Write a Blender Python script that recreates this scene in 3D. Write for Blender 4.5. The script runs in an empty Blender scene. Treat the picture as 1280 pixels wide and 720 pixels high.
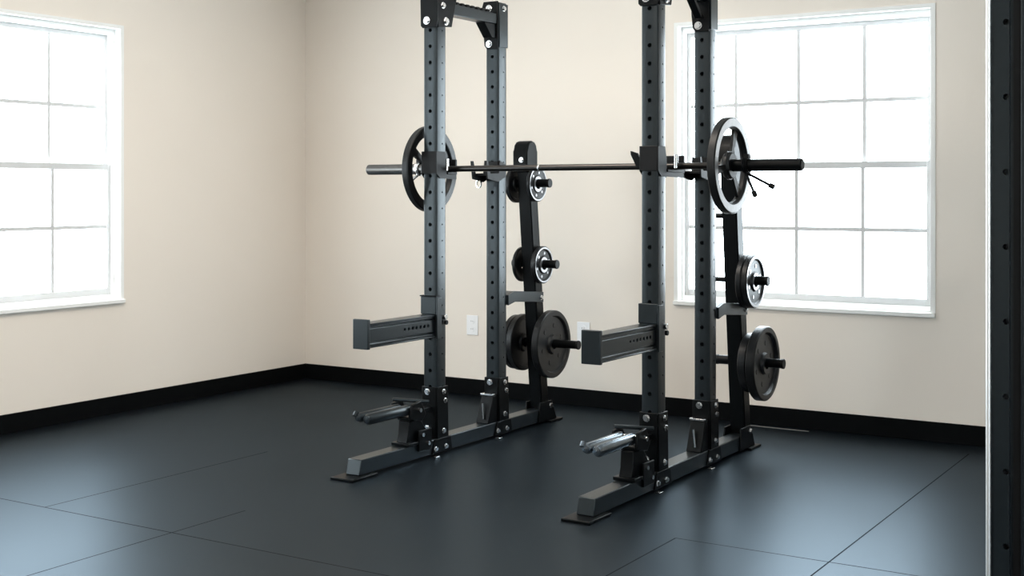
import bpy, bmesh, math
from mathutils import Vector, Matrix
PI = math.pi

# ---------------------------------------------------------------- camera, sky, light, exposure
TH = 0.5579
EYE = 1.2242
SC = bpy.context.scene
COL = SC.collection
cd = bpy.data.cameras.new('camera')
cam = bpy.data.objects.new('camera', cd)
COL.objects.link(cam)
cam.location = (0, 0, EYE)
cam.rotation_euler = (PI / 2, 0, TH)
cd.sensor_width = 36
cd.lens = 1592.93 / 1280 * 36
cd.shift_y = -(360 - 240.92) / 1280
cd.clip_start = 0.05
SC.camera = cam

SKY = 10.5
w = bpy.data.worlds.new('overcast_sky')
SC.world = w
w.use_nodes = True
wb = w.node_tree.nodes['Background']
wb.inputs[0].default_value = (0.84, 0.925, 1.0, 1)
wb.inputs[1].default_value = SKY

SC.view_settings.view_transform = 'Standard'
SC.view_settings.look = 'None'
SC.view_settings.gamma = 1
SC.view_settings.use_curve_mapping = False
SC.view_settings.exposure = 0.37


def portal(name, loc, rot, sx, sy):
    l = bpy.data.lights.new(name, 'AREA')
    l.shape = 'RECTANGLE'
    l.size = sx
    l.size_y = sy
    l.cycles.is_portal = True
    o = bpy.data.objects.new(name, l)
    COL.objects.link(o)
    o.location = loc
    o.rotation_euler = rot


FILL = 40
# room dimensions
UL, VB = -5.611, 6.4166          # left wall x, back wall y
UR, VF = 2.3, -2.2               # right wall x, front wall y
ZC = 2.85
TW = 0.16                        # wall thickness
WZ0, WZ1 = 0.622, 2.142          # window opening heights
BW = (-2.935, -1.567)            # back wall window opening (x)
LW = (3.50, 4.872)               # left wall window opening (y)
LW_ADDED = (0.9, 2.27)               # unseen second opening nearer the camera, added to light the room
RW_ADDED = [(-.3, 1.5)]                 # unseen right wall opening (y), added to light the room
BZ0, BZ1 = .45, 2.45             # heights of the two large added openings, both unseen
portal('daylight_portal', ((BW[0] + BW[1]) / 2, VB + .14, (WZ0 + WZ1) / 2), (-PI / 2, 0, 0), 1.37, 1.52)
portal('daylight_portal', (UL - .14, (LW[0] + LW[1]) / 2, (WZ0 + WZ1) / 2), (0, -PI / 2, 0), 1.52, 1.37)
for a, b in RW_ADDED:
    portal('daylight_portal', (UR + .14, (a + b) / 2, (BZ0 + BZ1) / 2), (0, PI / 2, 0), BZ1 - BZ0, b - a)
portal('daylight_portal', (UL - .14, (LW_ADDED[0] + LW_ADDED[1]) / 2, (BZ0 + BZ1) / 2), (0, -PI / 2, 0), BZ1 - BZ0, LW_ADDED[1] - LW_ADDED[0])

for lx, ly, pw in ((-3.3, 4.2, FILL), (-2.8, 1.2, FILL)):      # flat fill lights added unseen under the ceiling
    l = bpy.data.lights.new('added_fill_light', 'AREA')
    l.shape = 'RECTANGLE'
    l.size, l.size_y = 1.2, .6
    l.energy = pw
    l.color = (1.0, .90, .79)
    o = bpy.data.objects.new('added_fill_light', l)
    COL.objects.link(o)
    o.location = (lx, ly, ZC - .03)

# ---------------------------------------------------------------- materials
def mat(name, col, rough=.5, metal=0, spec=.5, noise=0, nscale=30, bump=0, bscale=200, rvar=0, tint=None):
    m = bpy.data.materials.new(name)
    m.use_nodes = True
    nt = m.node_tree
    b = nt.nodes['Principled BSDF']
    b.inputs['Base Color'].default_value = (*col, 1)
    b.inputs['Roughness'].default_value = rough
    b.inputs['Metallic'].default_value = metal
    b.inputs['Specular IOR Level'].default_value = spec
    if tint:
        b.inputs['Specular Tint'].default_value = (*tint, 1)
    tc = nt.nodes.new('ShaderNodeTexCoord')
    if noise:
        n = nt.nodes.new('ShaderNodeTexNoise')
        n.inputs['Scale'].default_value = nscale
        n.inputs['Detail'].default_value = 4
        nt.links.new(tc.outputs['Object'], n.inputs['Vector'])
        mx = nt.nodes.new('ShaderNodeMixRGB')
        mx.inputs[1].default_value = (*[c * (1 - noise) for c in col], 1)
        mx.inputs[2].default_value = (*[min(1, c * (1 + noise)) for c in col], 1)
        nt.links.new(n.outputs['Fac'], mx.inputs[0])
        nt.links.new(mx.outputs[0], b.inputs['Base Color'])
        if rvar:
            mr = nt.nodes.new('ShaderNodeMapRange')
            mr.inputs[1].default_value = .3
            mr.inputs[2].default_value = .7
            mr.inputs[3].default_value = rough - rvar
            mr.inputs[4].default_value = rough + rvar
            nt.links.new(n.outputs['Fac'], mr.inputs[0])
            nt.links.new(mr.outputs[0], b.inputs['Roughness'])
    if bump:
        n2 = nt.nodes.new('ShaderNodeTexNoise')
        n2.inputs['Scale'].default_value = bscale
        n2.inputs['Detail'].default_value = 3
        nt.links.new(tc.outputs['Object'], n2.inputs['Vector'])
        bp = nt.nodes.new('ShaderNodeBump')
        bp.inputs['Strength'].default_value = bump
        bp.inputs['Distance'].default_value = .002
        nt.links.new(n2.outputs['Fac'], bp.inputs['Height'])
        nt.links.new(bp.outputs[0], b.inputs['Normal'])
    return m


WALL = mat('warm_beige_wall_paint', (.84, .77, .69), .85, noise=.02, nscale=1.5, bump=.15, bscale=160, spec=.2)
CEIL = mat('white_ceiling_paint', (.88, .87, .85), .9, noise=.02, nscale=2, spec=.2)
WHITE = mat('white_window_paint', (.88, .88, .86), .45, noise=.02, nscale=8)
BASE = mat('black_rubber_baseboard', (.003, .0035, .004), .55, noise=.2, nscale=20, spec=.05)
STEEL = mat('charcoal_powder_coated_steel', (.008, .0108, .013), .31, noise=.15, nscale=60, bump=.08, bscale=500, spec=.42, tint=(.86, .96, 1))
DARK = mat('black_powder_coated_steel', (.002, .0026, .003), .36, noise=.15, nscale=60, bump=.08, bscale=500, spec=.12)
PLASTIC = mat('black_plastic', (.003, .003, .0033), .5, noise=.2, nscale=60, spec=.2)
CHROME = mat('polished_zinc_metal', (.72, .72, .72), .22, metal=1, noise=.06, nscale=40)
SHAFT = mat('black_oxide_bar', (.045, .042, .04), .3, metal=1, noise=.12, nscale=50)
VINYL = mat('grey_white_window_vinyl', (.64, .64, .64), .45, noise=.02, nscale=8)
SLEEVE = mat('dark_steel_bar', (.17, .165, .16), .3, metal=1, noise=.12, nscale=50)
IRON = mat('black_enamelled_cast_iron', (.004, .0043, .0048), .40, noise=.2, nscale=40, bump=.12, bscale=220, spec=.35)
GREYIRON = mat('machined_iron_and_lit_rim', (.42, .42, .43), .32, metal=.8, noise=.2, nscale=40)
PLASTW = mat('white_outlet_plastic', (.9, .9, .91), .35, noise=.01, nscale=10)
PALE = mat('satin_pale_metal', (.92, .92, .91), .45, metal=1, noise=.02, nscale=10)  # pale metal for the thin strip on the near post
SATIN = mat('satin_grey_steel', (.20, .23, .26), .26, metal=1, noise=.1, nscale=40)
STRIP = mat('worn_grey_strip', (.12, .12, .115), .5, noise=.2, nscale=30)


def glass_mat():
    m = bpy.data.materials.new('clear_window_glass')
    m.use_nodes = True
    nt = m.node_tree
    nt.nodes.clear()
    out = nt.nodes.new('ShaderNodeOutputMaterial')
    mix = nt.nodes.new('ShaderNodeMixShader')
    tr = nt.nodes.new('ShaderNodeBsdfTransparent')
    tr.inputs[0].default_value = (.97, .985, .98, 1)
    gl = nt.nodes.new('ShaderNodeBsdfGlossy')
    gl.inputs['Roughness'].default_value = .02
    mix.inputs[0].default_value = .05
    nt.links.new(tr.outputs[0], mix.inputs[1])
    nt.links.new(gl.outputs[0], mix.inputs[2])
    nt.links.new(mix.outputs[0], out.inputs[0])
    return m


GLASS = glass_mat()


def floor_mat():
    m = mat('black_rubber_gym_flooring', (.022, .027, .033), .36, spec=.5)
    nt = m.node_tree
    b = nt.nodes['Principled BSDF']
    b.inputs['Specular IOR Level'].default_value = .09
    b.inputs['Specular Tint'].default_value = (.40, .70, 1, 1)
    tc = nt.nodes.new('ShaderNodeTexCoord')
    sep = nt.nodes.new('ShaderNodeSeparateXYZ')
    nt.links.new(tc.outputs['Object'], sep.inputs[0])

    def M(op, a, b_=None):
        n = nt.nodes.new('ShaderNodeMath')
        n.operation = op
        for i, v in enumerate((a, b_)):
            if v is None:
                continue
            if isinstance(v, (int, float)):
                n.inputs[i].default_value = v
            else:
                nt.links.new(v, n.inputs[i])
        return n.outputs[0]
    X, Y = sep.outputs[0], sep.outputs[1]
    total = None
    # seams between the rubber mats: (axis, position, from, to)
    seams = [('y', 3.245, -5.6, -1.9), ('x', -3.47, 1.4, 3.62), ('x', -4.17, 3.245, 4.5),
             ('y', 4.14, -1.9, 1.0), ('x', -1.345, 2.2, 6.2), ('x', -1.9, 2.2, 4.14), ('y', 2.2, -1.9, 2.2), ('y', 1.4, -5.6, -1.9)]
    for ax, p, a, c in seams:
        s, t = (X, Y) if ax == 'x' else (Y, X)
        d = M('ABSOLUTE', M('SUBTRACT', s, p))
        e = M('LESS_THAN', d, .0028)
        g = M('MULTIPLY', M('GREATER_THAN', t, a), M('LESS_THAN', t, c))
        e = M('MULTIPLY', e, g)
        total = e if total is None else M('MAXIMUM', total, e)
    n = nt.nodes.new('ShaderNodeTexNoise')
    n.inputs['Scale'].default_value = 260
    n.inputs['Detail'].default_value = 2
    nt.links.new(tc.outputs['Object'], n.inputs['Vector'])
    big = nt.nodes.new('ShaderNodeTexNoise')
    big.inputs['Scale'].default_value = 1.3
    big.inputs['Detail'].default_value = 5
    nt.links.new(tc.outputs['Object'], big.inputs['Vector'])
    c1 = nt.nodes.new('ShaderNodeMixRGB')
    c1.inputs[1].default_value = (.0003, .0009, .0018, 1)
    c1.inputs[2].default_value = (.0012, .0026, .0042, 1)
    nt.links.new(M('ADD', M('MULTIPLY', n.outputs['Fac'], .5), M('MULTIPLY', big.outputs['Fac'], .5)), c1.inputs[0])
    c2 = nt.nodes.new('ShaderNodeMixRGB')
    c2.inputs[2].default_value = (.003, .003, .004, 1)
    nt.links.new(total, c2.inputs[0])
    nt.links.new(c1.outputs[0], c2.inputs[1])
    nt.links.new(c2.outputs[0], b.inputs['Base Color'])
    r = M('ADD', M('MULTIPLY', big.outputs['Fac'], .10), .30)
    nt.links.new(M('MAXIMUM', r, M('MULTIPLY', total, .9)), b.inputs['Roughness'])
    bp = nt.nodes.new('ShaderNodeBump')
    bp.inputs['Strength'].default_value = .12
    bp.inputs['Distance'].default_value = .002
    nt.links.new(M('SUBTRACT', n.outputs['Fac'], M('MULTIPLY', total, 3)), bp.inputs['Height'])
    nt.links.new(bp.outputs[0], b.inputs['Normal'])
    b.inputs['Specular IOR Level'].default_value = 0
    gl = nt.nodes.new('ShaderNodeBsdfGlossy')
    gl.inputs['Color'].default_value = (.76, .89, 1, 1)
    nt.links.new(b.inputs['Roughness'].links[0].from_socket, gl.inputs['Roughness'])
    nt.links.new(bp.outputs[0], gl.inputs['Normal'])
    mix = nt.nodes.new('ShaderNodeMixShader')
    nt.links.new(M('MULTIPLY', M('SUBTRACT', 1, M('MULTIPLY', total, .8)), SHEEN), mix.inputs[0])
    nt.links.new(b.outputs[0], mix.inputs[1])
    nt.links.new(gl.outputs[0], mix.inputs[2])
    nt.links.new(mix.outputs[0], nt.nodes['Material Output'].inputs[0])
    return m


SHEEN = .098
FLOOR = floor_mat()


# ---------------------------------------------------------------- mesh helpers (world coordinates)
def box(bm, x0, x1, y0, y1, z0, z1):
    v = [bm.verts.new(p) for p in ((x0, y0, z0), (x1, y0, z0), (x1, y1, z0), (x0, y1, z0),
                                   (x0, y0, z1), (x1, y0, z1), (x1, y1, z1), (x0, y1, z1))]
    for f in ((3, 2, 1, 0), (4, 5, 6, 7), (0, 1, 5, 4), (1, 2, 6, 5), (2, 3, 7, 6), (3, 0, 4, 7)):
        bm.faces.new([v[i] for i in f])
    return bm


def frame_of(d):
    d = Vector(d).normalized()
    a = Vector((0, 0, 1)) if abs(d.z) < .9 else Vector((1, 0, 0))
    x = d.cross(a).normalized()
    return d, x, d.cross(x).normalized()


def cyl(bm, a, b, r, r2=None, n=20):
    a, b = Vector(a), Vector(b)
    r2 = r if r2 is None else r2
    d, x, y = frame_of(b - a)
    A = [bm.verts.new(a + (x * math.cos(2 * PI * i / n) + y * math.sin(2 * PI * i / n)) * r) for i in range(n)]
    B = [bm.verts.new(b + (x * math.cos(2 * PI * i / n) + y * math.sin(2 * PI * i / n)) * r2) for i in range(n)]
    for i in range(n):
        j = (i + 1) % n
        bm.faces.new((A[i], A[j], B[j], B[i]))
    bm.faces.new(A[::-1])
    bm.faces.new(B)
    return bm


def lathe(bm, o, d, prof, n=64):
    """closed profile of (radius, distance along d), around the axis through o"""
    o = Vector(o)
    d, x, y = frame_of(d)
    rings = []
    for r, t in prof:
        rings.append([bm.verts.new(o + d * t + (x * math.cos(2 * PI * i / n) + y * math.sin(2 * PI * i / n)) * r) for i in range(n)])
    for k in range(len(prof)):
        R, Q = rings[k], rings[(k + 1) % len(prof)]
        for i in range(n):
            j = (i + 1) % n
            bm.faces.new((R[i], R[j], Q[j], Q[i]))
    return bm


def prism(bm, pts, axis, a, b):
    """polygon pts in the plane across axis (x: (y,z), y: (x,z), z: (x,y)), from a to b"""
    def p3(p, t):
        return {'x': (t, p[0], p[1]), 'y': (p[0], t, p[1]), 'z': (p[0], p[1], t)}[axis]
    A = [bm.verts.new(p3(p, a)) for p in pts]
    B = [bm.verts.new(p3(p, b)) for p in pts]
    n = len(pts)
    for i in range(n):
        j = (i + 1) % n
        bm.faces.new((A[i], A[j], B[j], B[i]))
    bm.faces.new(A[::-1])
    bm.faces.new(B)
    return bm


def tube(bm, pts, r, n=10, closed=False):
    pts = [Vector(p) for p in pts]
    m = len(pts)
    rings = []
    up = None
    for k, p in enumerate(pts):
        if closed:
            t = pts[(k + 1) % m] - pts[k - 1]
        else:
            t = pts[min(k + 1, m - 1)] - pts[max(k - 1, 0)]
        t.normalize()
        if up is None:
            _, x, y = frame_of(t)
        else:
            x = (up - t * up.dot(t)).normalized()
            y = t.cross(x)
        up = x
        rings.append([bm.verts.new(p + (x * math.cos(2 * PI * i / n) + y * math.sin(2 * PI * i / n)) * r) for i in range(n)])
    for k in range(m if closed else m - 1):
        R, Q = rings[k], rings[(k + 1) % m]
        for i in range(n):
            j = (i + 1) % n
            bm.faces.new((R[i], R[j], Q[j], Q[i]))
    if not closed:
        bm.faces.new(rings[0][::-1])
        bm.faces.new(rings[-1])
    return bm


def ring_pts(c, axis, r, n=20):
    c = Vector(c)
    _, x, y = frame_of(axis)
    return [c + (x * math.cos(2 * PI * i / n) + y * math.sin(2 * PI * i / n)) * r for i in range(n)]


ORG = {}


def base_of(parent):
    while parent.parent:
        parent = parent.parent
    return ORG.get(parent.name, Vector((0, 0, 0)))


def obj(name, bm, m, parent=None, label=None, bevel=0, cut=None, smooth=True, origin=None):
    bmesh.ops.recalc_face_normals(bm, faces=bm.faces)
    org = base_of(parent) if parent else Vector(origin or (0, 0, 0))
    me = bpy.data.meshes.new(name)
    if cut is not None:
        bmesh.ops.recalc_face_normals(cut, faces=cut.faces)
        ma, mb = bpy.data.meshes.new('a'), bpy.data.meshes.new('b')
        bm.to_mesh(ma)
        cut.to_mesh(mb)
        oa, ob = bpy.data.objects.new('a', ma), bpy.data.objects.new('b', mb)
        COL.objects.link(oa)
        COL.objects.link(ob)
        md = oa.modifiers.new('b', 'BOOLEAN')
        md.operation = 'DIFFERENCE'
        md.object = ob
        md.solver = 'EXACT'
        dg = bpy.context.evaluated_depsgraph_get()
        dg.update()
        ev = oa.evaluated_get(dg).to_mesh()
        bm.free()
        bm = bmesh.new()
        bm.from_mesh(ev)
        bpy.data.objects.remove(oa)
        bpy.data.objects.remove(ob)
    if org.length:
        bmesh.ops.translate(bm, verts=bm.verts, vec=-org)
    bm.to_mesh(me)
    bm.free()
    if smooth:
        for p in me.polygons:
            p.use_smooth = True
        me.set_sharp_from_angle(angle=math.radians(38))
    me.materials.append(m)
    o = bpy.data.objects.new(name, me)
    COL.objects.link(o)
    if parent:
        o.parent = parent
    elif org.length:
        o.location = org
        ORG[o.name] = org
    if bevel:
        md = o.modifiers.new('bevel', 'BEVEL')
        md.width = bevel
        md.segments = 2
        md.limit_method = 'ANGLE'
        md.angle_limit = math.radians(50)
    if label:
        o['label'] = label
    return o


def thing(name, label, cat, loc, group=None):
    o = bpy.data.objects.new(name, None)
    o.empty_display_size = .05
    COL.objects.link(o)
    o.location = loc
    ORG[o.name] = Vector(loc)
    return tag(o, label, cat, group)


def tag(o, label, cat, group=None):
    o['label'] = label
    o['category'] = cat
    if group:
        o['group'] = group
    return o


def struct(name, bm, m, parent=None, bevel=0):
    o = obj(name, bm, m, parent, bevel=bevel)
    o['kind'] = 'structure'
    return o


def B(*a):
    return box(bmesh.new(), *a)


# ---------------------------------------------------------------- the room
struct('floor', B(UL - TW, UR + TW, VF - TW, VB + TW, -.1, 0), FLOOR)
struct('ceiling', B(UL - TW, UR + TW, VF - TW, VB + TW, ZC, ZC + .1), CEIL)


def wall(name, axis, p, q, a, b, holes):
    """wall slab between p and q on its thin axis, from a to b along, with openings (a0, a1, z0, z1)"""
    bm = bmesh.new()

    def bb(s0, s1, z0, z1):
        if s1 - s0 < 1e-6 or z1 - z0 < 1e-6:
            return
        if axis == 'x':
            box(bm, p, q, s0, s1, z0, z1)
        else:
            box(bm, s0, s1, p, q, z0, z1)
    s = a
    for h in sorted(holes):
        bb(s, h[0], 0, ZC)
        bb(h[0], h[1], 0, h[2])
        bb(h[0], h[1], h[3], ZC)
        s = h[1]
    bb(s, b, 0, ZC)
    struct(name, bm, WALL)


wall('wall_back', 'y', VB, VB + TW, UL, UR, [(*BW, WZ0, WZ1)])
wall('wall_left', 'x', UL - TW, UL, VF, VB, [(*LW, WZ0, WZ1), (*LW_ADDED, BZ0, BZ1)])
wall('wall_right', 'x', UR, UR + TW, VF, VB, [(a, b, BZ0, BZ1) for a, b in RW_ADDED])
wall('wall_front', 'y', VF - TW, VF, UL, UR, [])
BH, BT = .098, .012
struct('baseboard_left', B(UL, UL + BT, VF, VB, 0, BH), BASE, bevel=.002)
struct('baseboard_back', B(UL + BT, UR - BT, VB - BT, VB, 0, BH), BASE, bevel=.002)
struct('baseboard_right', B(UR - BT, UR, VF, VB, 0, BH), BASE, bevel=.002)


def window(idx, T, a, b, muntins, WZ0=WZ0, WZ1=WZ1, zm=1.3675, zh=(1.035, 1.7)):
    """T maps (along, depth into the wall, z) box extents to world"""
    def bx(bm, s0, s1, d0, d1, z0, z1):
        p, q = T(s0, d0), T(s1, d1)
        return box(bm, min(p[0], q[0]), max(p[0], q[0]), min(p[1], q[1]), max(p[1], q[1]), z0, z1)

    def rect(bm, s0, s1, d0, d1, z0, z1, tl, tr, tb, tt):
        bx(bm, s0, s0 + tl, d0, d1, z0, z1)
        bx(bm, s1 - tr, s1, d0, d1, z0, z1)
        bx(bm, s0 + tl, s1 - tr, d0, d1, z0, z0 + tb)
        bx(bm, s0 + tl, s1 - tr, d0, d1, z1 - tt, z1)
    fr = bmesh.new()                       # casing lip on the wall face and lining of the opening
    rect(fr, a - .017, b + .017, -.006, .0, WZ0 - .015, WZ1 + .015, .017, .017, .015, .015)
    rect(fr, a, b, -.006, .15, WZ0, WZ1, .006, .006, .006, .006)
    root = struct('window_%d' % idx, fr, WHITE)
    zi0, zi1 = WZ0 + .006, WZ1 - .006
    a2, b2 = a + .006, b - .006
    bm = bmesh.new()
    rect(bm, a2, b2, .045, .12, zi0, zi1, .014, .014, .03, .03)
    struct('window_frame', bm, WHITE, root, bevel=.002)
    for nm, z0, z1, d0, tb, tt in (('lower_sash', zi0 + .03, zm + .017, .062, .035, .034), ('upper_sash', zm - .017, zi1 - .03, .092, .034, .026)):
        bm = bmesh.new()
        rect(bm, a2 + .014, b2 - .014, d0, d0 + .026, z0, z1, .022, .022, tb, tt)
        s = struct(nm, bm, VINYL, root, bevel=.002)
        bm = bmesh.new()
        gz0, gz1 = z0 + tb, z1 - tt
        for mu in muntins:
            bx(bm, mu - .010, mu + .010, d0 + .006, d0 + .02, gz0, gz1)
        zz = zh[nm == 'upper_sash']
        bx(bm, a2 + .03, b2 - .03, d0 + .0065, d0 + .0195, zz - .010, zz + .010)
        struct('muntins', bm, VINYL, s)
        struct('glass', bx(bmesh.new(), a2 + .03, b2 - .03, d0 + .0115, d0 + .0145, gz0 - .005, gz1 + .005), GLASS, s)
    bm = bmesh.new()
    bx(bm, a - .017, b + .017, -.022, .045, WZ0 - .012, WZ0 + .010)
    struct('window_sill', bm, WHITE, root, bevel=.003)


window(1, lambda s, d: (UL - d, s), *LW, [LW[0] + .345, 4.125, 4.471])
window(2, lambda s, d: (s, VB + d), *BW, [-2.632, -2.281, -1.93])
window(3, lambda s, d: (UL - d, s), *LW_ADDED, [LW_ADDED[0] + .345 * k for k in (1, 2, 3)], BZ0, BZ1, 1.45, (.95, 1.95))  # added window out of view, lets in extra daylight
window(4, lambda s, d: (UR + d, s), *RW_ADDED[0], [RW_ADDED[0][0] + .65 * k for k in (1, 2, 3)], BZ0, BZ1, 1.45, (.95, 1.95))  # unseen window added on the right to brighten the room

# wall outlets
for (x0, x1, lab) in ((-4.325, -4.243, 'white wall outlet plate on the back wall between the left rack uprights'),
                      (-3.560, -3.478, 'white outlet plate on the back wall just above the tip of the right arm')):
    t = thing('wall_outlet', lab, 'outlet', ((x0 + x1) / 2, VB, .423), 'outlets on the back wall')
    xm = (x0 + x1) / 2
    obj('cover_plate', B(x0, x1, VB - .006, VB, .364, .483), PLASTW, t, bevel=.002)
    for z in (.40, .447):
        bm = lathe(bmesh.new(), (xm, VB - .0055, z), (0, -1, 0), [(.0005, 0), (.017, 0), (.017, .003), (.0005, .003)], 20)
        s = obj('socket', bm, PLASTW, t)
        bm = bmesh.new()
        for dx in (-.006, .006):
            box(bm, xm + dx - .001, xm + dx + .001, VB - .0092, VB - .0084, z - .003, z + .005)
        obj('slots', bm, PLASTIC, s)

tag(obj('floor_strip', B(-2.50, -2.165, 6.335, 6.347, 0, .004), STRIP, bevel=.001, origin=(-2.33, 6.34, 0)),
    'thin pale strip lying on the floor by the black baseboard under the back window', 'strip')

# ---------------------------------------------------------------- the power rack
S = .075
U1, V1, WD, DP, DV = -3.5137, 4.8482, 1.177, .5356, -.0925
UA, VA = U1, V1                       # left side frame
UC, VC = U1 + WD, V1 + DV             # right side frame
VBAR, ZBAR = 4.953, 1.337
rack = thing('power_rack', 'tall charcoal steel power rack with four punched uprights standing on the gym floor', 'rack',
             (UA + WD / 2, VA + .2, 0))


def bolt(p, d, parent, r=.0125):
    bm = bmesh.new()
    p, d = Vector(p), Vector(d)
    cyl(bm, p, p + d * .0025, r * 1.25, n=20)
    cyl(bm, p + d * .0025, p + d * .010, r, r * .92, n=6)
    obj('bolt', bm, CHROME, parent, label='bright zinc bolt head')


def upright(u, v, ztop, parent, z0=.085):
    cut = bmesh.new()
    k = 0
    z = 1.908 + .0757 * 5
    while z > z0 + .05:
        if z < ztop - .03:
            cyl(cut, (u + S / 2, v - .01, z), (u + S / 2, v + .03, z), .0095, n=12)
            cyl(cut, (u + S / 2, v + S + .01, z), (u + S / 2, v + S - .03, z), .0085, n=12)
            cyl(cut, (u + S + .01, v + S / 2 + .008, z), (u + S - .02, v + S / 2 + .008, z), .0045, n=10)
            cyl(cut, (u - .01, v + S / 2 + .008, z), (u + .02, v + S / 2 + .008, z), .0045, n=10)
        z -= .0757
    bm = B(u, u + S, v, v + S, z0, ztop)
    es = [e for e in bm.edges if abs((e.verts[0].co - e.verts[1].co).z) > .1]
    bmesh.ops.bevel(bm, geom=es, offset=.006, segments=3, affect='EDGES', profile=.5)
    return obj('upright', bm, STEEL, parent, cut=cut)


def side_frame(u, v, beam0, beam1, open_gusset):
    vr = v + DP
    # floor beam with a sloping nose
    bm = prism(bmesh.new(), [(beam0, .012), (beam0 + .016, .078), (beam1 - .016, .078), (beam1, .012)], 'x', u, u + S)
    obj('floor_beam', bm, STEEL, rack, bevel=.004)
    for a, b in ((beam0 - .075, beam0 + .10), (beam1 - .07, beam1 + .06)):
        bp = obj('base_plate', B(u - .024, u + S + .024, a, b, 0, .012), DARK, rack, bevel=.003)
    # rear foot bracket
    bm = bmesh.new()
    for uu in (u - .008, u + S):
        prism(bm, [(beam1 - .17, .012), (beam1 + .02, .012), (beam1 - .01, .075), (beam1 - .035, .115), (beam1 - .15, .115)], 'x', uu, uu + .008)
    obj('foot_bracket', bm, DARK, rack, bevel=.002)
    bolt((u + S + .008, beam1 - .045, .088), (1, 0, 0), rack)
    # uprights
    upright(u, v, 2.36, rack)
    upright(u, vr, 2.18 if not open_gusset else 2.18, rack)
    # feet of the uprights
    for vv, zt, rear in ((v, .318, 0), (vr, .295, 1)):
        bm = bmesh.new()
        for uu in (u - .008, u + S):
            prism(bm, [(vv - .004, .079), (vv + S + .012, .079), (vv + S + .004, zt), (vv - .004, zt)], 'x', uu, uu + .008)
            prism(bm, [(vv - .045, .0125), (vv + .12, .0125), (vv + .105, .079), (vv - .02, .079)], 'x', uu, uu + .008)
        box(bm, u, u + S, vv - .008, vv, .079, zt)
        obj('upright_bracket', bm, DARK, rack, bevel=.002)
        bolt((u + S / 2 - .01, vv - .008, zt - .022), (0, -1, 0), rack)
        for z in (zt - .024, zt - .066, .112):
            bolt((u + S + .008, vv + S / 2 + .006 + (.012 if z == zt - .066 else 0), z), (1, 0, 0), rack, .011)
        if not rear:
            bolt((u + S / 2 - .01, vv - .008, .125), (0, -1, 0), rack)
        for dv in (-.02, .062):
            bolt((u + S + .008, vv + dv, .036), (1, 0, 0), rack, .010)
        # little levelling lug on the floor
        bm = B(u + S + .008, u + S + .034, vv - .05, vv - .018, 0, .006)
        lg = obj('floor_lug', bm, CHROME, rack, bevel=.001, label='small bright metal lug at the foot of the beam')
    # trapezoid shroud in front of the rear upright
    bm = prism(bmesh.new(), [(vr - .095, .0785), (vr - .010, .0785), (vr - .010, .21), (vr - .045, .21)], 'x', u + .002, u + S - .002)
    sh = obj('rear_shroud', bm, DARK, rack, bevel=.003)
    obj('shroud_cap', B(u - .001, u + S - .006, vr - .052, vr - .010, .2105, .219), CHROME, sh, bevel=.001, label='pale metal cap on the shroud')
    cyl_b = cyl(bmesh.new(), (u + .03, vr - .078, .175), (u + .045, vr - .092, .10), .005, n=8)
    obj('shroud_pin', cyl_b, SATIN, sh)
    # plate storage post, leaning forwards
    def pv(z):
        return v + DP + (.424 - (z - .1) * .105 if not open_gusset else .42 - (z - .1) * .1)
    zt = 1.40
    bm = prism(bmesh.new(), [(pv(.078), .078), (pv(.078) + S, .078), (pv(zt) + S, zt), (pv(zt), zt)], 'x', u, u + S)
    es = [e for e in bm.edges if abs((e.verts[0].co - e.verts[1].co).z) > .1]
    bmesh.ops.bevel(bm, geom=es, offset=.005, segments=2, affect='EDGES')
    post = obj('storage_post', bm, DARK, rack)
    # rounded head bracket of the post
    c = pv(zt)
    pts = [(c - .025, 1.33), (c + S + .012, 1.33), (c + S + .012, 1.44)]
    for i in range(7):
        a = i / 6 * PI
        pts.append((c + S / 2 - .006 + math.cos(a) * (S / 2 + .012), 1.45 + math.sin(a) * .046))
    pts.append((c - .025, 1.44))
    hd = obj('post_head', prism(bmesh.new(), pts, 'x', u - .006, u + S + .006), DARK, post, bevel=.008)
    bolt((u + S / 2 + .01, c - .025, 1.395), (0, -1, 0), rack, .011)
    # brace from the rear upright to the storage post
    zb = .672
    bm = prism(bmesh.new(), [(vr + S, zb - .018), (vr + S, zb + .034), (vr + .14, zb + .05), (pv(zb) + .06, zb + .028), (pv(zb) + .06, zb - .026), (vr + .14, zb - .004)], 'x', u + S, u + S + .012)
    prism(bm, [(vr + S, zb - .018), (vr + S, zb + .034), (vr + .14, zb + .05), (pv(zb), zb + .03), (pv(zb), zb + .018), (vr + .14, zb + .036), (vr + S + .02, zb)], 'x', u, u + S)
    obj('post_brace', bm, STEEL, rack, bevel=.002)
    bolt((u + S + .012, pv(zb) + .035, zb), (1, 0, 0), rack, .010)
    # head of the uprights: sleeves, gussets and the top beam
    zc = 1.995
    bm = bmesh.new()
    prism(bm, [(u - .010, zc + .01), (u + .0, zc), (u + S + .004, zc), (u + S + .010, zc + .03), (u + S + .010, 2.37), (u - .018, 2.37)], 'y', v - .010, v - .001)
    obj('head_plate', bm, DARK, rack, bevel=.002)
    bolt((u + S / 2 - .012, v - .010, 2.028), (0, -1, 0), rack, .015)
    bm = prism(bmesh.new(), [(v - .001, zc), (v + .11, zc + .012), (v + .155, 2.16), (v + .155, 2.36), (v - .001, 2.36)], 'x', u + S + .001, u + S + .010)
    g = obj('gusset', bm, DARK, rack, bevel=.002)
    bolt((u + S + .010, v + .06, 2.028), (1, 0, 0), rack, .016)
    bolt((u + S + .010, v + .035, 2.10), (1, 0, 0), rack, .013)
    # rear
    bm = bmesh.new()
    pts = [(u + S, 1.945), (u + S, 2.185), (u - .010, 2.185), (u - .018, 2.16), (u - .010, 2.02), (u - .004, 1.965), (u + .01, 1.945)]
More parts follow.
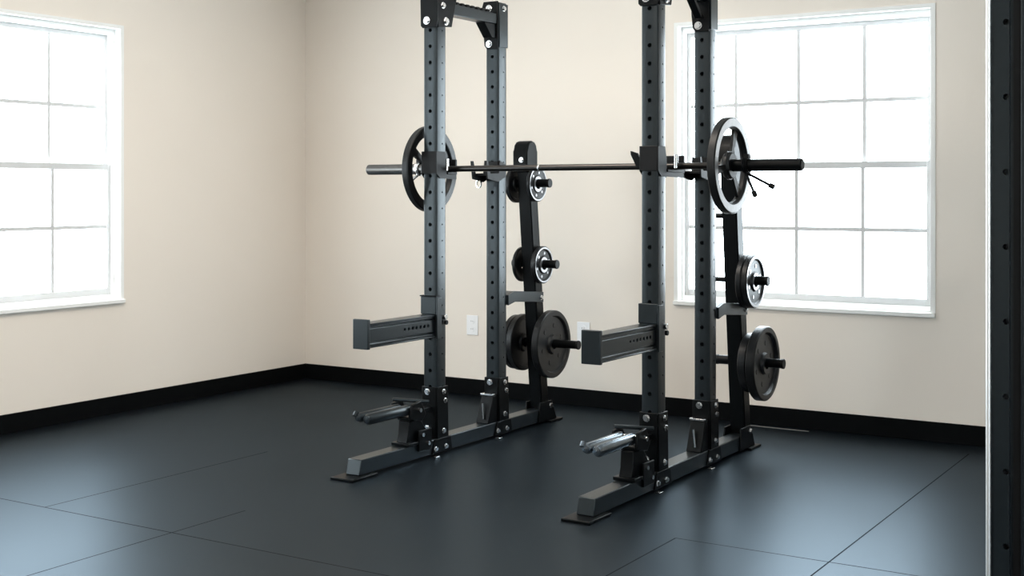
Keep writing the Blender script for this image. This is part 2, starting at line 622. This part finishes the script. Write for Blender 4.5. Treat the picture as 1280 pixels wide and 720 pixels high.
    prism(bm, pts, 'y', vr - .010, vr - .001)
    obj('head_plate', bm, DARK, rack, bevel=.002)
    for z in (2.150, 1.972):
        bolt((u + S / 2 - .014, vr - .010, z), (0, -1, 0), rack, .0145)
    obj('upright_sleeve', B(u + S, u + S + .006, vr + .001, vr + S + .004, 1.955, 2.175), STEEL, rack, bevel=.002)
    bolt((u + S + .006, vr + S / 2, 2.15), (1, 0, 0), rack, .012)
    if open_gusset:
        outer = [(vr - .010, 1.965), (vr - .010, 2.09), (vr - .17, 2.09)]
        bm = bmesh.new()
        prism(bm, [(vr - .045, 2.0), (vr - .012, 2.0), (vr - .125, 2.09), (vr - .15, 2.09)], 'x', u + .02, u + .055)
        prism(bm, [(vr - .12, 2.075), (vr - .010, 2.075), (vr - .010, 2.09), (vr - .13, 2.09)], 'x', u + .02, u + .055)
    else:
        bm = prism(bmesh.new(), [(vr - .045, 2.0), (vr - .012, 2.0), (vr - .010, 2.069), (vr - .115, 2.069)], 'x', u + .012, u + S - .01)
    obj('gusset', bm, DARK, rack, bevel=.002)
    zt0 = 2.07 if not open_gusset else 2.091
    bm = B(u + .01, u + S - .005, v + S, vr - .010, zt0, zt0 + .052)
    tb = obj('top_beam', bm, STEEL, rack, bevel=.003)
    # moulded rungs on the top beam
    bm = bmesh.new()
    for i in range(7):
        y = v + S + .10 + i * .045
        box(bm, u + .014, u + S - .009, y, y + .026, zt0 + .052, zt0 + .066)
    obj('grip_ridges', bm, DARK, tb, bevel=.003)
    return pv


pvL = side_frame(UA, VA, 4.276, 5.933, False)
pvR = side_frame(UC, VC, 4.200, 5.800, True)
# pull-up bar joining the two sides above the picture
bm = cyl(bmesh.new(), (UA + S + .01, VA + .037, 2.30), (UC, VC + .037, 2.30), .02)
obj('pull_up_bar', bm, DARK, rack)


# ---------------------------------------------------------------- storage pegs (parts of the rack)
def peg(u, v, z, u0, u1, parent=rack, r=.0215):
    bm = cyl(bmesh.new(), (u0, v, z), (u1, v, z), r, n=24)
    e = -.004 if u1 < u0 else .004
    p = obj('storage_peg', bm, DARK, parent, bevel=.002)
    obj('end_cap', cyl(bmesh.new(), (u1 - e * 2, v, z), (u1 + e, v, z), r + .002, n=24), PLASTIC, p, bevel=.002)
    return p


for (u, pv, lst) in ((UA, pvL, ((1.274, -3.340, -3.585), (.85, -3.322, -3.585), (.431, -3.218, -3.655))),
                     (UC, pvR, ((1.115, None, -2.395), (.812, -2.135, -2.415), (.425, -2.074, -2.405)))):
    for z, ui, uo in lst:
        v = pv(z) + S / 2
        if ui:
            peg(u, v, z, u + S, ui)
        peg(u, v, z, u, uo, r=.012 if u > -3 and z > .6 else .0215)


# ---------------------------------------------------------------- weight plates
def plate(u, v, z, R, t, label, face=None, openings=True, d=1, group='weight plates', rot=0, bore=.0262, zc=None):
    """plate around the x axis; u is its left side, t its thickness"""
    T = thing('weight_plate', label, 'weight plate', (u + t / 2, v, z), group)
    m = t / 2
    web = min(.006, t * .25)
    hub = bore + max(.016, R * .12)
    rim = R * (.84 if not openings else .80)
    prof = [(bore, 0), (hub, 0), (hub + .006, m - web), (rim - .006, m - web), (rim, .001), (R - .004, 0), (R, .004),
            (R, t - .004), (R - .004, t), (rim, t - .001), (rim - .006, m + web), (hub + .006, m + web), (hub, t), (bore, t)]
    bm = lathe(bmesh.new(), (u, v, z), (1, 0, 0), prof, 72)
    cut = None
    if openings:
        cut = bmesh.new()
        r0, r1 = hub + .009, rim - .007
        for k in range(3):
            a0 = rot + k * 2 * PI / 3 + .13
            a1 = rot + (k + 1) * 2 * PI / 3 - .13
            pts = []
            N = 12
            for i in range(N + 1):
                a = a0 + (a1 - a0) * i / N
                pts.append((v + math.cos(a) * r1, z + math.sin(a) * r1))
            for i in range(N + 1):
                a = a1 - .05 + (a0 - a1 + .1) * i / N
                pts.append((v + math.cos(a) * r0, z + math.sin(a) * r0))
            prism(cut, pts, 'x', u - .01, u + t + .01)
    obj('disc', bm, IRON, T, cut=cut)
    side = u + t if d > 0 else u
    # raised ring on the visible face
    bm = lathe(bmesh.new(), (side, v, z), (d, 0, 0), [(rim + .003, -.0015), (rim + .003, .0012), (R - .006, .0012), (R - .006, -.0015)], 72)
    obj('rim_ring', bm, face or IRON, T, label='pale ring on the rim' if face else None)
    if face and not openings:
        bm = lathe(bmesh.new(), (side, v, z), (d, 0, 0), [(bore + .001, -.0015), (bore + .001, .0012), (hub - .002, .0012), (hub - .002, -.0015)], 48)
        obj('hub_ring', bm, face, T, label='pale machined ring round the centre hole')
    if not openings:
        rr = (hub + rim) / 2
        for k in range(6):
            bm = bmesh.new()
            a = k * PI / 3 + .3
            c = Vector((u + m + d * (web - .001), v + math.cos(a) * rr, z + math.sin(a) * rr))
            cyl(bm, c, c + Vector((d * .003, 0, 0)), R * .075, n=16)
            obj('raised_boss', bm, face or IRON, T)
    return T


GB, GS = 'plates loaded on the barbell', 'plates on the storage pegs'
plate(-3.569, VBAR, ZBAR, .205, .034, 'large black weight plate with cut-out grips on the left end of the barbell', None, True, 1, GB, rot=.5)
plate(-2.046, VBAR, ZBAR, .200, .034, 'large weight plate with pale rim and open grips on the right end of the barbell', GREYIRON, True, 1, GB, rot=1.2)  # light on the rim face is put into its pale colour


def sp(frame, z, u, R, t, label, face=None, d=1, op=False, bore=.0262):
    pv = pvL if frame == 'L' else pvR
    return plate(u, pv(z) + S / 2, z - (bore - .0217), R, t, label, face, op, d, GS, bore=bore)


ui, uo = UA + S, UA
sp('L', 1.274, ui + .010, .093, .020, 'small silver-faced plate right of the left storage post on its top peg', GREYIRON)
sp('L', 1.274, uo - .042, .098, .026, 'small black plate left of the left storage post on its top peg', None, -1)
sp('L', .85, ui + .012, .098, .028, 'small silver-faced plate right of the left storage post on its middle peg', GREYIRON)
sp('L', .85, uo - .030, .092, .018, 'small dark plate left of the left storage post on its middle peg', None, -1)
sp('L', .431, ui + .038, .178, .038, 'large black plate right of the left storage post on its lowest peg')
sp('L', .431, uo - .060, .150, .034, 'larger of the black plates left of the left storage post on its lowest peg', None, -1)
sp('L', .431, uo - .098, .144, .032, 'outermost black plate left of the left storage post on its lowest peg', None, -1)
ui, uo = UC + S, UC
sp('R', .812, ui + .013, .127, .026, 'medium black inner plate on the middle peg of the right storage post')
sp('R', .812, ui + .040, .126, .028, 'silver-faced outer plate on the middle peg of the right storage post', GREYIRON)
sp('R', .425, ui + .012, .140, .040, 'black inner plate on the lowest peg of the right storage post')
sp('R', .425, ui + .066, .175, .042, 'large black plate on the lowest peg of the right storage post, outer one')

# ---------------------------------------------------------------- barbell
bar = thing('barbell', 'long dark steel barbell resting across the rack with a weight plate on each end', 'barbell', ((-3.922 - 1.718) / 2, VBAR, ZBAR))
c = (VBAR, ZBAR)
obj('shaft', cyl(bmesh.new(), (-3.524, *c), (-2.056, *c), .0142, n=28), SHAFT, bar)
for a, b, fl in ((-3.922, -3.5345, -3.524), (-1.718, -2.0115 - .034, -2.056)):
    s = obj('sleeve', cyl(bmesh.new(), (a, *c), (b, *c), .0252, n=36), SLEEVE if a < -3 else DARK, bar, bevel=.003)
    obj('flange', cyl(bmesh.new(), (b, *c), (fl, *c), .036, n=36), SLEEVE, s, bevel=.002)
    e = .002 if a < -3 else -.002
    obj('end_cap', cyl(bmesh.new(), (a, *c), (a - e, *c), .021, n=28), DARK, s)
bm = bmesh.new()
for a in (-2.95,):
    lathe(bm, (a, *c), (1, 0, 0), [(.0142, 0), (.0147, .001), (.0147, .006), (.0142, .007)], 28)
obj('ring_mark', bm, CHROME, bar)


def collar(u, label, dirs, m):
    T = thing('spring_collar', label, 'collar', (u, VBAR, ZBAR), 'spring collars on the barbell')
    n = 60
    pts = [(u - .012 + .024 * i / n, VBAR + math.cos(i / n * 6 * PI) * .0295, ZBAR + math.sin(i / n * 6 * PI) * .0295) for i in range(n + 1)]
    obj('coil', tube(bmesh.new(), pts, .004, 8), m, T)
    obj('clamp_block', B(u - .010, u + .014, VBAR - .014, VBAR + .012, ZBAR + .0265, ZBAR + .046), PLASTIC, T, bevel=.002)
    for (dx, dy, dz) in dirs:
        a = Vector((u, VBAR - .010, ZBAR - .029))
        b = a + Vector((dx, dy, dz))
        h = obj('handle', tube(bmesh.new(), [a, a.lerp(b, .5), b], .0055, 8), m, T)
        dd = (b - a).normalized()
        obj('handle_grip', cyl(bmesh.new(), b - dd * .008, b + dd * .016, .0105, n=12), PLASTIC if m is DARK else CHROME, h, bevel=.002)


collar(-1.955, 'dark spring collar with two splayed handles on the right sleeve, outside the pale-rimmed plate',
       ((.045, -.02, -.085), (.105, .01, -.055)), DARK)
collar(-3.615, 'small bright spring collar with a looped handle on the left sleeve, outside the black plate',
       ((-.045, -.03, -.035), (-.03, -.045, -.045)), CHROME)


# ---------------------------------------------------------------- J-cups
def jcup(u, v, front, label, lever=False, ring=None, lip=.05):
    """front: hooks wrapped round a front upright, cradle towards the back (+y); else cradle towards the camera"""
    T = thing('bar_hook', label, 'bar hook', (u + S / 2, v + S / 2, ZBAR), 'bar hooks on the uprights')
    zb = ZBAR - .0148
    if front:
        vb = VBAR
        side = [(v - .009, zb - .008), (v - .009, ZBAR + .080), (v + .06, ZBAR + .080), (v + S, ZBAR + .03), (v + S, zb - .012),
                (vb - .03, zb - .012), (vb + .05, zb - .012), (vb + .05, zb - .034), (v + .02, zb - .030)]
        bm = bmesh.new()
        for uu in (u - .0055, u + S + .0015):
            prism(bm, side, 'x', uu, uu + .004)
        box(bm, u - .0015, u + S + .0015, v - .009, v - .001, zb - .008, ZBAR + .080)
        body = obj('hook_body', bm, PLASTIC, T, bevel=.002)
        obj('cradle', B(u - .0095, u + S + .0095, v + S + .002, vb + .05, zb - .0115, zb), PLASTIC, T, bevel=.002)
        lp = obj('lip', B(u - .0095, u + S + .0095, vb + .036, vb + .050, zb + .0005, zb + .060), PLASTIC, T, bevel=.003)
        obj('roller', cyl(bmesh.new(), (u + S + .0035, vb - .026, zb - .006 + .012), (u + S + .0035, vb - .026, zb + .062), .009, n=16), CHROME, T, label='bright steel roller')
    else:
        vb = v - .055
        side = [(v + .05, zb - .02), (v + .05, ZBAR + .03), (v - .003, ZBAR + .05), (v - .014, zb), (vb - .035, zb - .002), (vb - .055, ZBAR + .045),
                (vb - .075, ZBAR + .045), (vb - .060, zb - .03), (v - .02, zb - .045)]
        bm = bmesh.new()
        for uu in (u - .0095, u + S + .0015):
            prism(bm, side, 'x', uu, uu + .008)
        box(bm, u - .0015, u + S + .0015, v - .011, v - .002, zb - .03, ZBAR + .045)
        obj('hook_body', bm, PLASTIC, T, bevel=.002)
        obj('cradle', B(u - .0015, u + S + .0015, vb - .04, v - .011, zb - .013, zb - .003), PLASTIC, T, bevel=.002)
    if lever:
        bm = prism(bmesh.new(), [(u - .012, ZBAR + .02), (u - .030, ZBAR + .052), (u - .062, ZBAR + .062), (u - .060, ZBAR + .045), (u - .035, ZBAR - .004), (u - .012, ZBAR - .012)], 'y', v + .02, v + .034)
        obj('release_lever', bm, DARK, T, bevel=.002)
    if ring:
        obj('pull_ring', tube(bmesh.new(), ring_pts(ring, (.4, 1, 0), .020, 22), .004, 8, True), CHROME, T, label='bright pull ring')


jcup(UA, VA, True, 'black hook wrapped round the left front upright, holding the barbell')
jcup(UC, VC, True, 'black hook with bright roller and side lever on the right front upright, holding the barbell', lever=True)
jcup(UA, VA + DP, False, 'empty black hook with a hanging ring on the left rear upright', ring=(UA - .004, VA + DP - .06, ZBAR - .068))
jcup(UC, VC + DP, False, 'empty black hook on the right rear upright, behind the plate', lever=False)


# ---------------------------------------------------------------- safety spotter arms
def spotter(u, v, v0, label, m, zc):
    T = thing('spotter_arm', label, 'spotter arm', (u + S / 2, v, zc), 'spotter arms on the front uprights')
    h = .050
    ve = v - .008
    # channel-shaped arm: web with a flange at top and bottom
    bm = B(u + .006, u + S - .006, v0 + .012, ve, zc - h + .004, zc + h - .004)
    cut = bmesh.new()
    for i in range(7):
        y = ve - .05 - i * .030
        cyl(cut, (u + S + .02, y, zc + .004), (u + S - .03, y, zc + .004), .0075 if i < 5 else .006, n=12)
    box(cut, u + S - .013, u + S + .02, v0 + .02, ve + .02, zc - .034, zc - .028)
    box(cut, u + S - .013, u + S + .02, v0 + .02, ve + .02, zc + .030, zc + .036)
    obj('arm', bm, m, T, cut=cut, bevel=.003)
    bm = bmesh.new()
    box(bm, u + .001, u + S - .001, v0 + .012, ve, zc + h - .0035, zc + h + .003)
    box(bm, u + .001, u + S - .001, v0 + .012, ve, zc - h - .003, zc - h + .0035)
    obj('flanges', bm, m, T, bevel=.002)
    obj('end_stop', B(u - .004, u + S + .004, v0 - .006, v0 + .012, zc - h - .008, zc + h + .022), m, T, bevel=.003)
    bm = bmesh.new()
    box(bm, u - .010, u + S, v - .010, v - .0015, zc + h + .004, zc + .135)
    box(bm, u - .0095, u - .0015, v - .002, v + .055, zc - h, zc + .135)
    box(bm, u + S + .0015, u + S + .0095, v - .0095, v + .030, zc - h - .012, zc + .130)
    br = obj('mounting_bracket', bm, m, T, bevel=.002)
    obj('bracket_cap', B(u - .014, u + S + .004, v - .013, v + .02, zc + .1355, zc + .141), DARK, T, bevel=.001) if u < -3 else None
    bm = cyl(bmesh.new(), (u + S - .002, v + S / 2 + .016, zc + .038), (u + S + .018, v + S / 2 + .016, zc + .038), .012, n=16)
    p = obj('locking_pin', bm, CHROME, T, label='bright locking pin', bevel=.002)
    obj('pin_handle', cyl(bmesh.new(), (u + S + .006, v + S / 2 + .022, zc + .012), (u + S + .018, v + S / 2 + .022, zc + .012), .011, n=16), PLASTIC, p, bevel=.002)


spotter(UA, VA, 4.336, 'long steel spotter arm sticking out from the left front upright', STEEL, .604)
spotter(UC, VC, 4.252, 'long steel spotter arm sticking out from the right front upright', STEEL, .632)


# ---------------------------------------------------------------- landmine holders at the front feet
def landmine(u, v, label, dz, shiny):
    T = thing('landmine_holder', label, 'bar holder', (u + S / 2, v - .2, .079), 'landmine holders at the front feet')
    m = DARK
    y1 = v - .205
    y0 = y1 - .305
    zc = .225 + dz
    # two parallel round-nosed barrels forming the cradle for a bar end
    for k, (du, r) in enumerate(((-.004, .021), (.044, .024))):
        uu = u + du + .016
        bm = lathe(bmesh.new(), (uu, y0 + .004, zc + .010 - k * .004), (0, 1, 0),
                   [(.0006, 0), (r * .7, .002), (r, .016), (r, .29), (.0006, .29)], 24)
        obj('barrel', bm, SATIN if shiny else STEEL, T, label='smooth shiny steel barrel' if shiny else None)
    obj('barrel_nose', cyl(bmesh.new(), (u + .0, y0 + .002, zc + .018), (u + .0, y0 + .014, zc + .034), .011, n=14), SATIN if shiny else STEEL, T)
    # yoke
    bm = bmesh.new()
    prism(bm, [(y1 - .035, zc - .03), (y1 - .02, zc + .034), (y1 + .05, zc + .045), (y1 + .09, zc - .02), (y1 + .06, zc - .05)], 'x', u - .022, u - .008)
    prism(bm, [(y1 - .035, zc - .03), (y1 - .02, zc + .034), (y1 + .05, zc + .045), (y1 + .09, zc - .02), (y1 + .06, zc - .05)], 'x', u + S + .010, u + S + .024)
    box(bm, u - .0085, u + S + .0105, y1 + .01, y1 + .06, zc - .046, zc - .030)
    obj('yoke', bm, DARK, T, bevel=.004)
    bm = cyl(bmesh.new(), (u - .036, y1 + .03, zc + .005), (u + S + .038, y1 + .03, zc + .005), .010, n=16)
    obj('pivot_pin', bm, CHROME, T, label='bright pivot pin')
    bm = cyl(bmesh.new(), (u - .01, y1 - .02, zc + .05), (u + S + .03, y1 + .10, zc + .035), .008, n=12)
    obj('cross_lever', bm, STEEL, T)
    # pedestal clamped on the floor beam
    bm = prism(bmesh.new(), [(y1 - .02, .0795), (y1 + .17, .0795), (y1 + .15, .12), (y1 + .085, zc - .046), (y1 + .0, zc - .046), (y1 - .005, .13)], 'x', u + .008, u + S - .008)
    obj('pedestal', bm, DARK, T, bevel=.004)
    bm = bmesh.new()
    box(bm, u - .012, u + S + .012, y1 - .03, y1 + .045, .079, .094)
    box(bm, u + S + .001, u + S + .012, y1 + .05, y1 + .15, .045, .14)
    obj('clamp', bm, DARK, T, bevel=.003)
    obj('upright_link', B(u + .015, u + S - .015, y1 + .085, v - .020, zc - .03, zc - .005), DARK, T, bevel=.003)
    for y, z in ((y1 + .075, .12), (y1 + .12, .075)):
        bm = cyl(bmesh.new(), (u + S + .012, y, z), (u + S + .020, y, z), .010, n=6)
        obj('bolt', bm, CHROME, T)


landmine(UA, VA, 'dark twin-barrel bar holder clamped on the left floor beam in front of the upright', .01, False)
landmine(UC, VC, 'shiny twin-barrel bar holder clamped on the right floor beam in front of the upright', .016, True)

# ---------------------------------------------------------------- near post at the right edge
nx, ny = -.6965, 3.456
post = thing('rack_post', 'close-up dark steel post with holes and a pale left edge at the right border', 'post', (nx + S / 2, ny + S / 2, 0))
obj('base_plate', B(nx - .03, nx + S + .05, ny - .03, ny + S + .03, 0, .01), DARK, post, bevel=.002)
bm = B(nx, nx + .056, ny, ny + S, .01, 2.4)
cut = bmesh.new()
z = .12
while z < 2.35:
    cyl(cut, (nx + S / 2 + .001, ny - .01, z), (nx + S / 2 + .001, ny + .03, z), .008, n=12)
    z += .193
es = [e for e in bm.edges if abs((e.verts[0].co - e.verts[1].co).z) > .1]
bmesh.ops.bevel(bm, geom=es, offset=.009, segments=4, affect='EDGES')
obj('upright', bm, STEEL, post, cut=cut)
obj('black_strip', B(nx + .056, nx + .075, ny + .004, ny + S, .01, 2.4), PLASTIC, post, label='matt black strip along the post')  # black strip set slightly back from the front face
obj('flange', B(nx + .075, nx + .11, ny - .004, ny + S, .01, 2.4), STEEL, post, bevel=.003)
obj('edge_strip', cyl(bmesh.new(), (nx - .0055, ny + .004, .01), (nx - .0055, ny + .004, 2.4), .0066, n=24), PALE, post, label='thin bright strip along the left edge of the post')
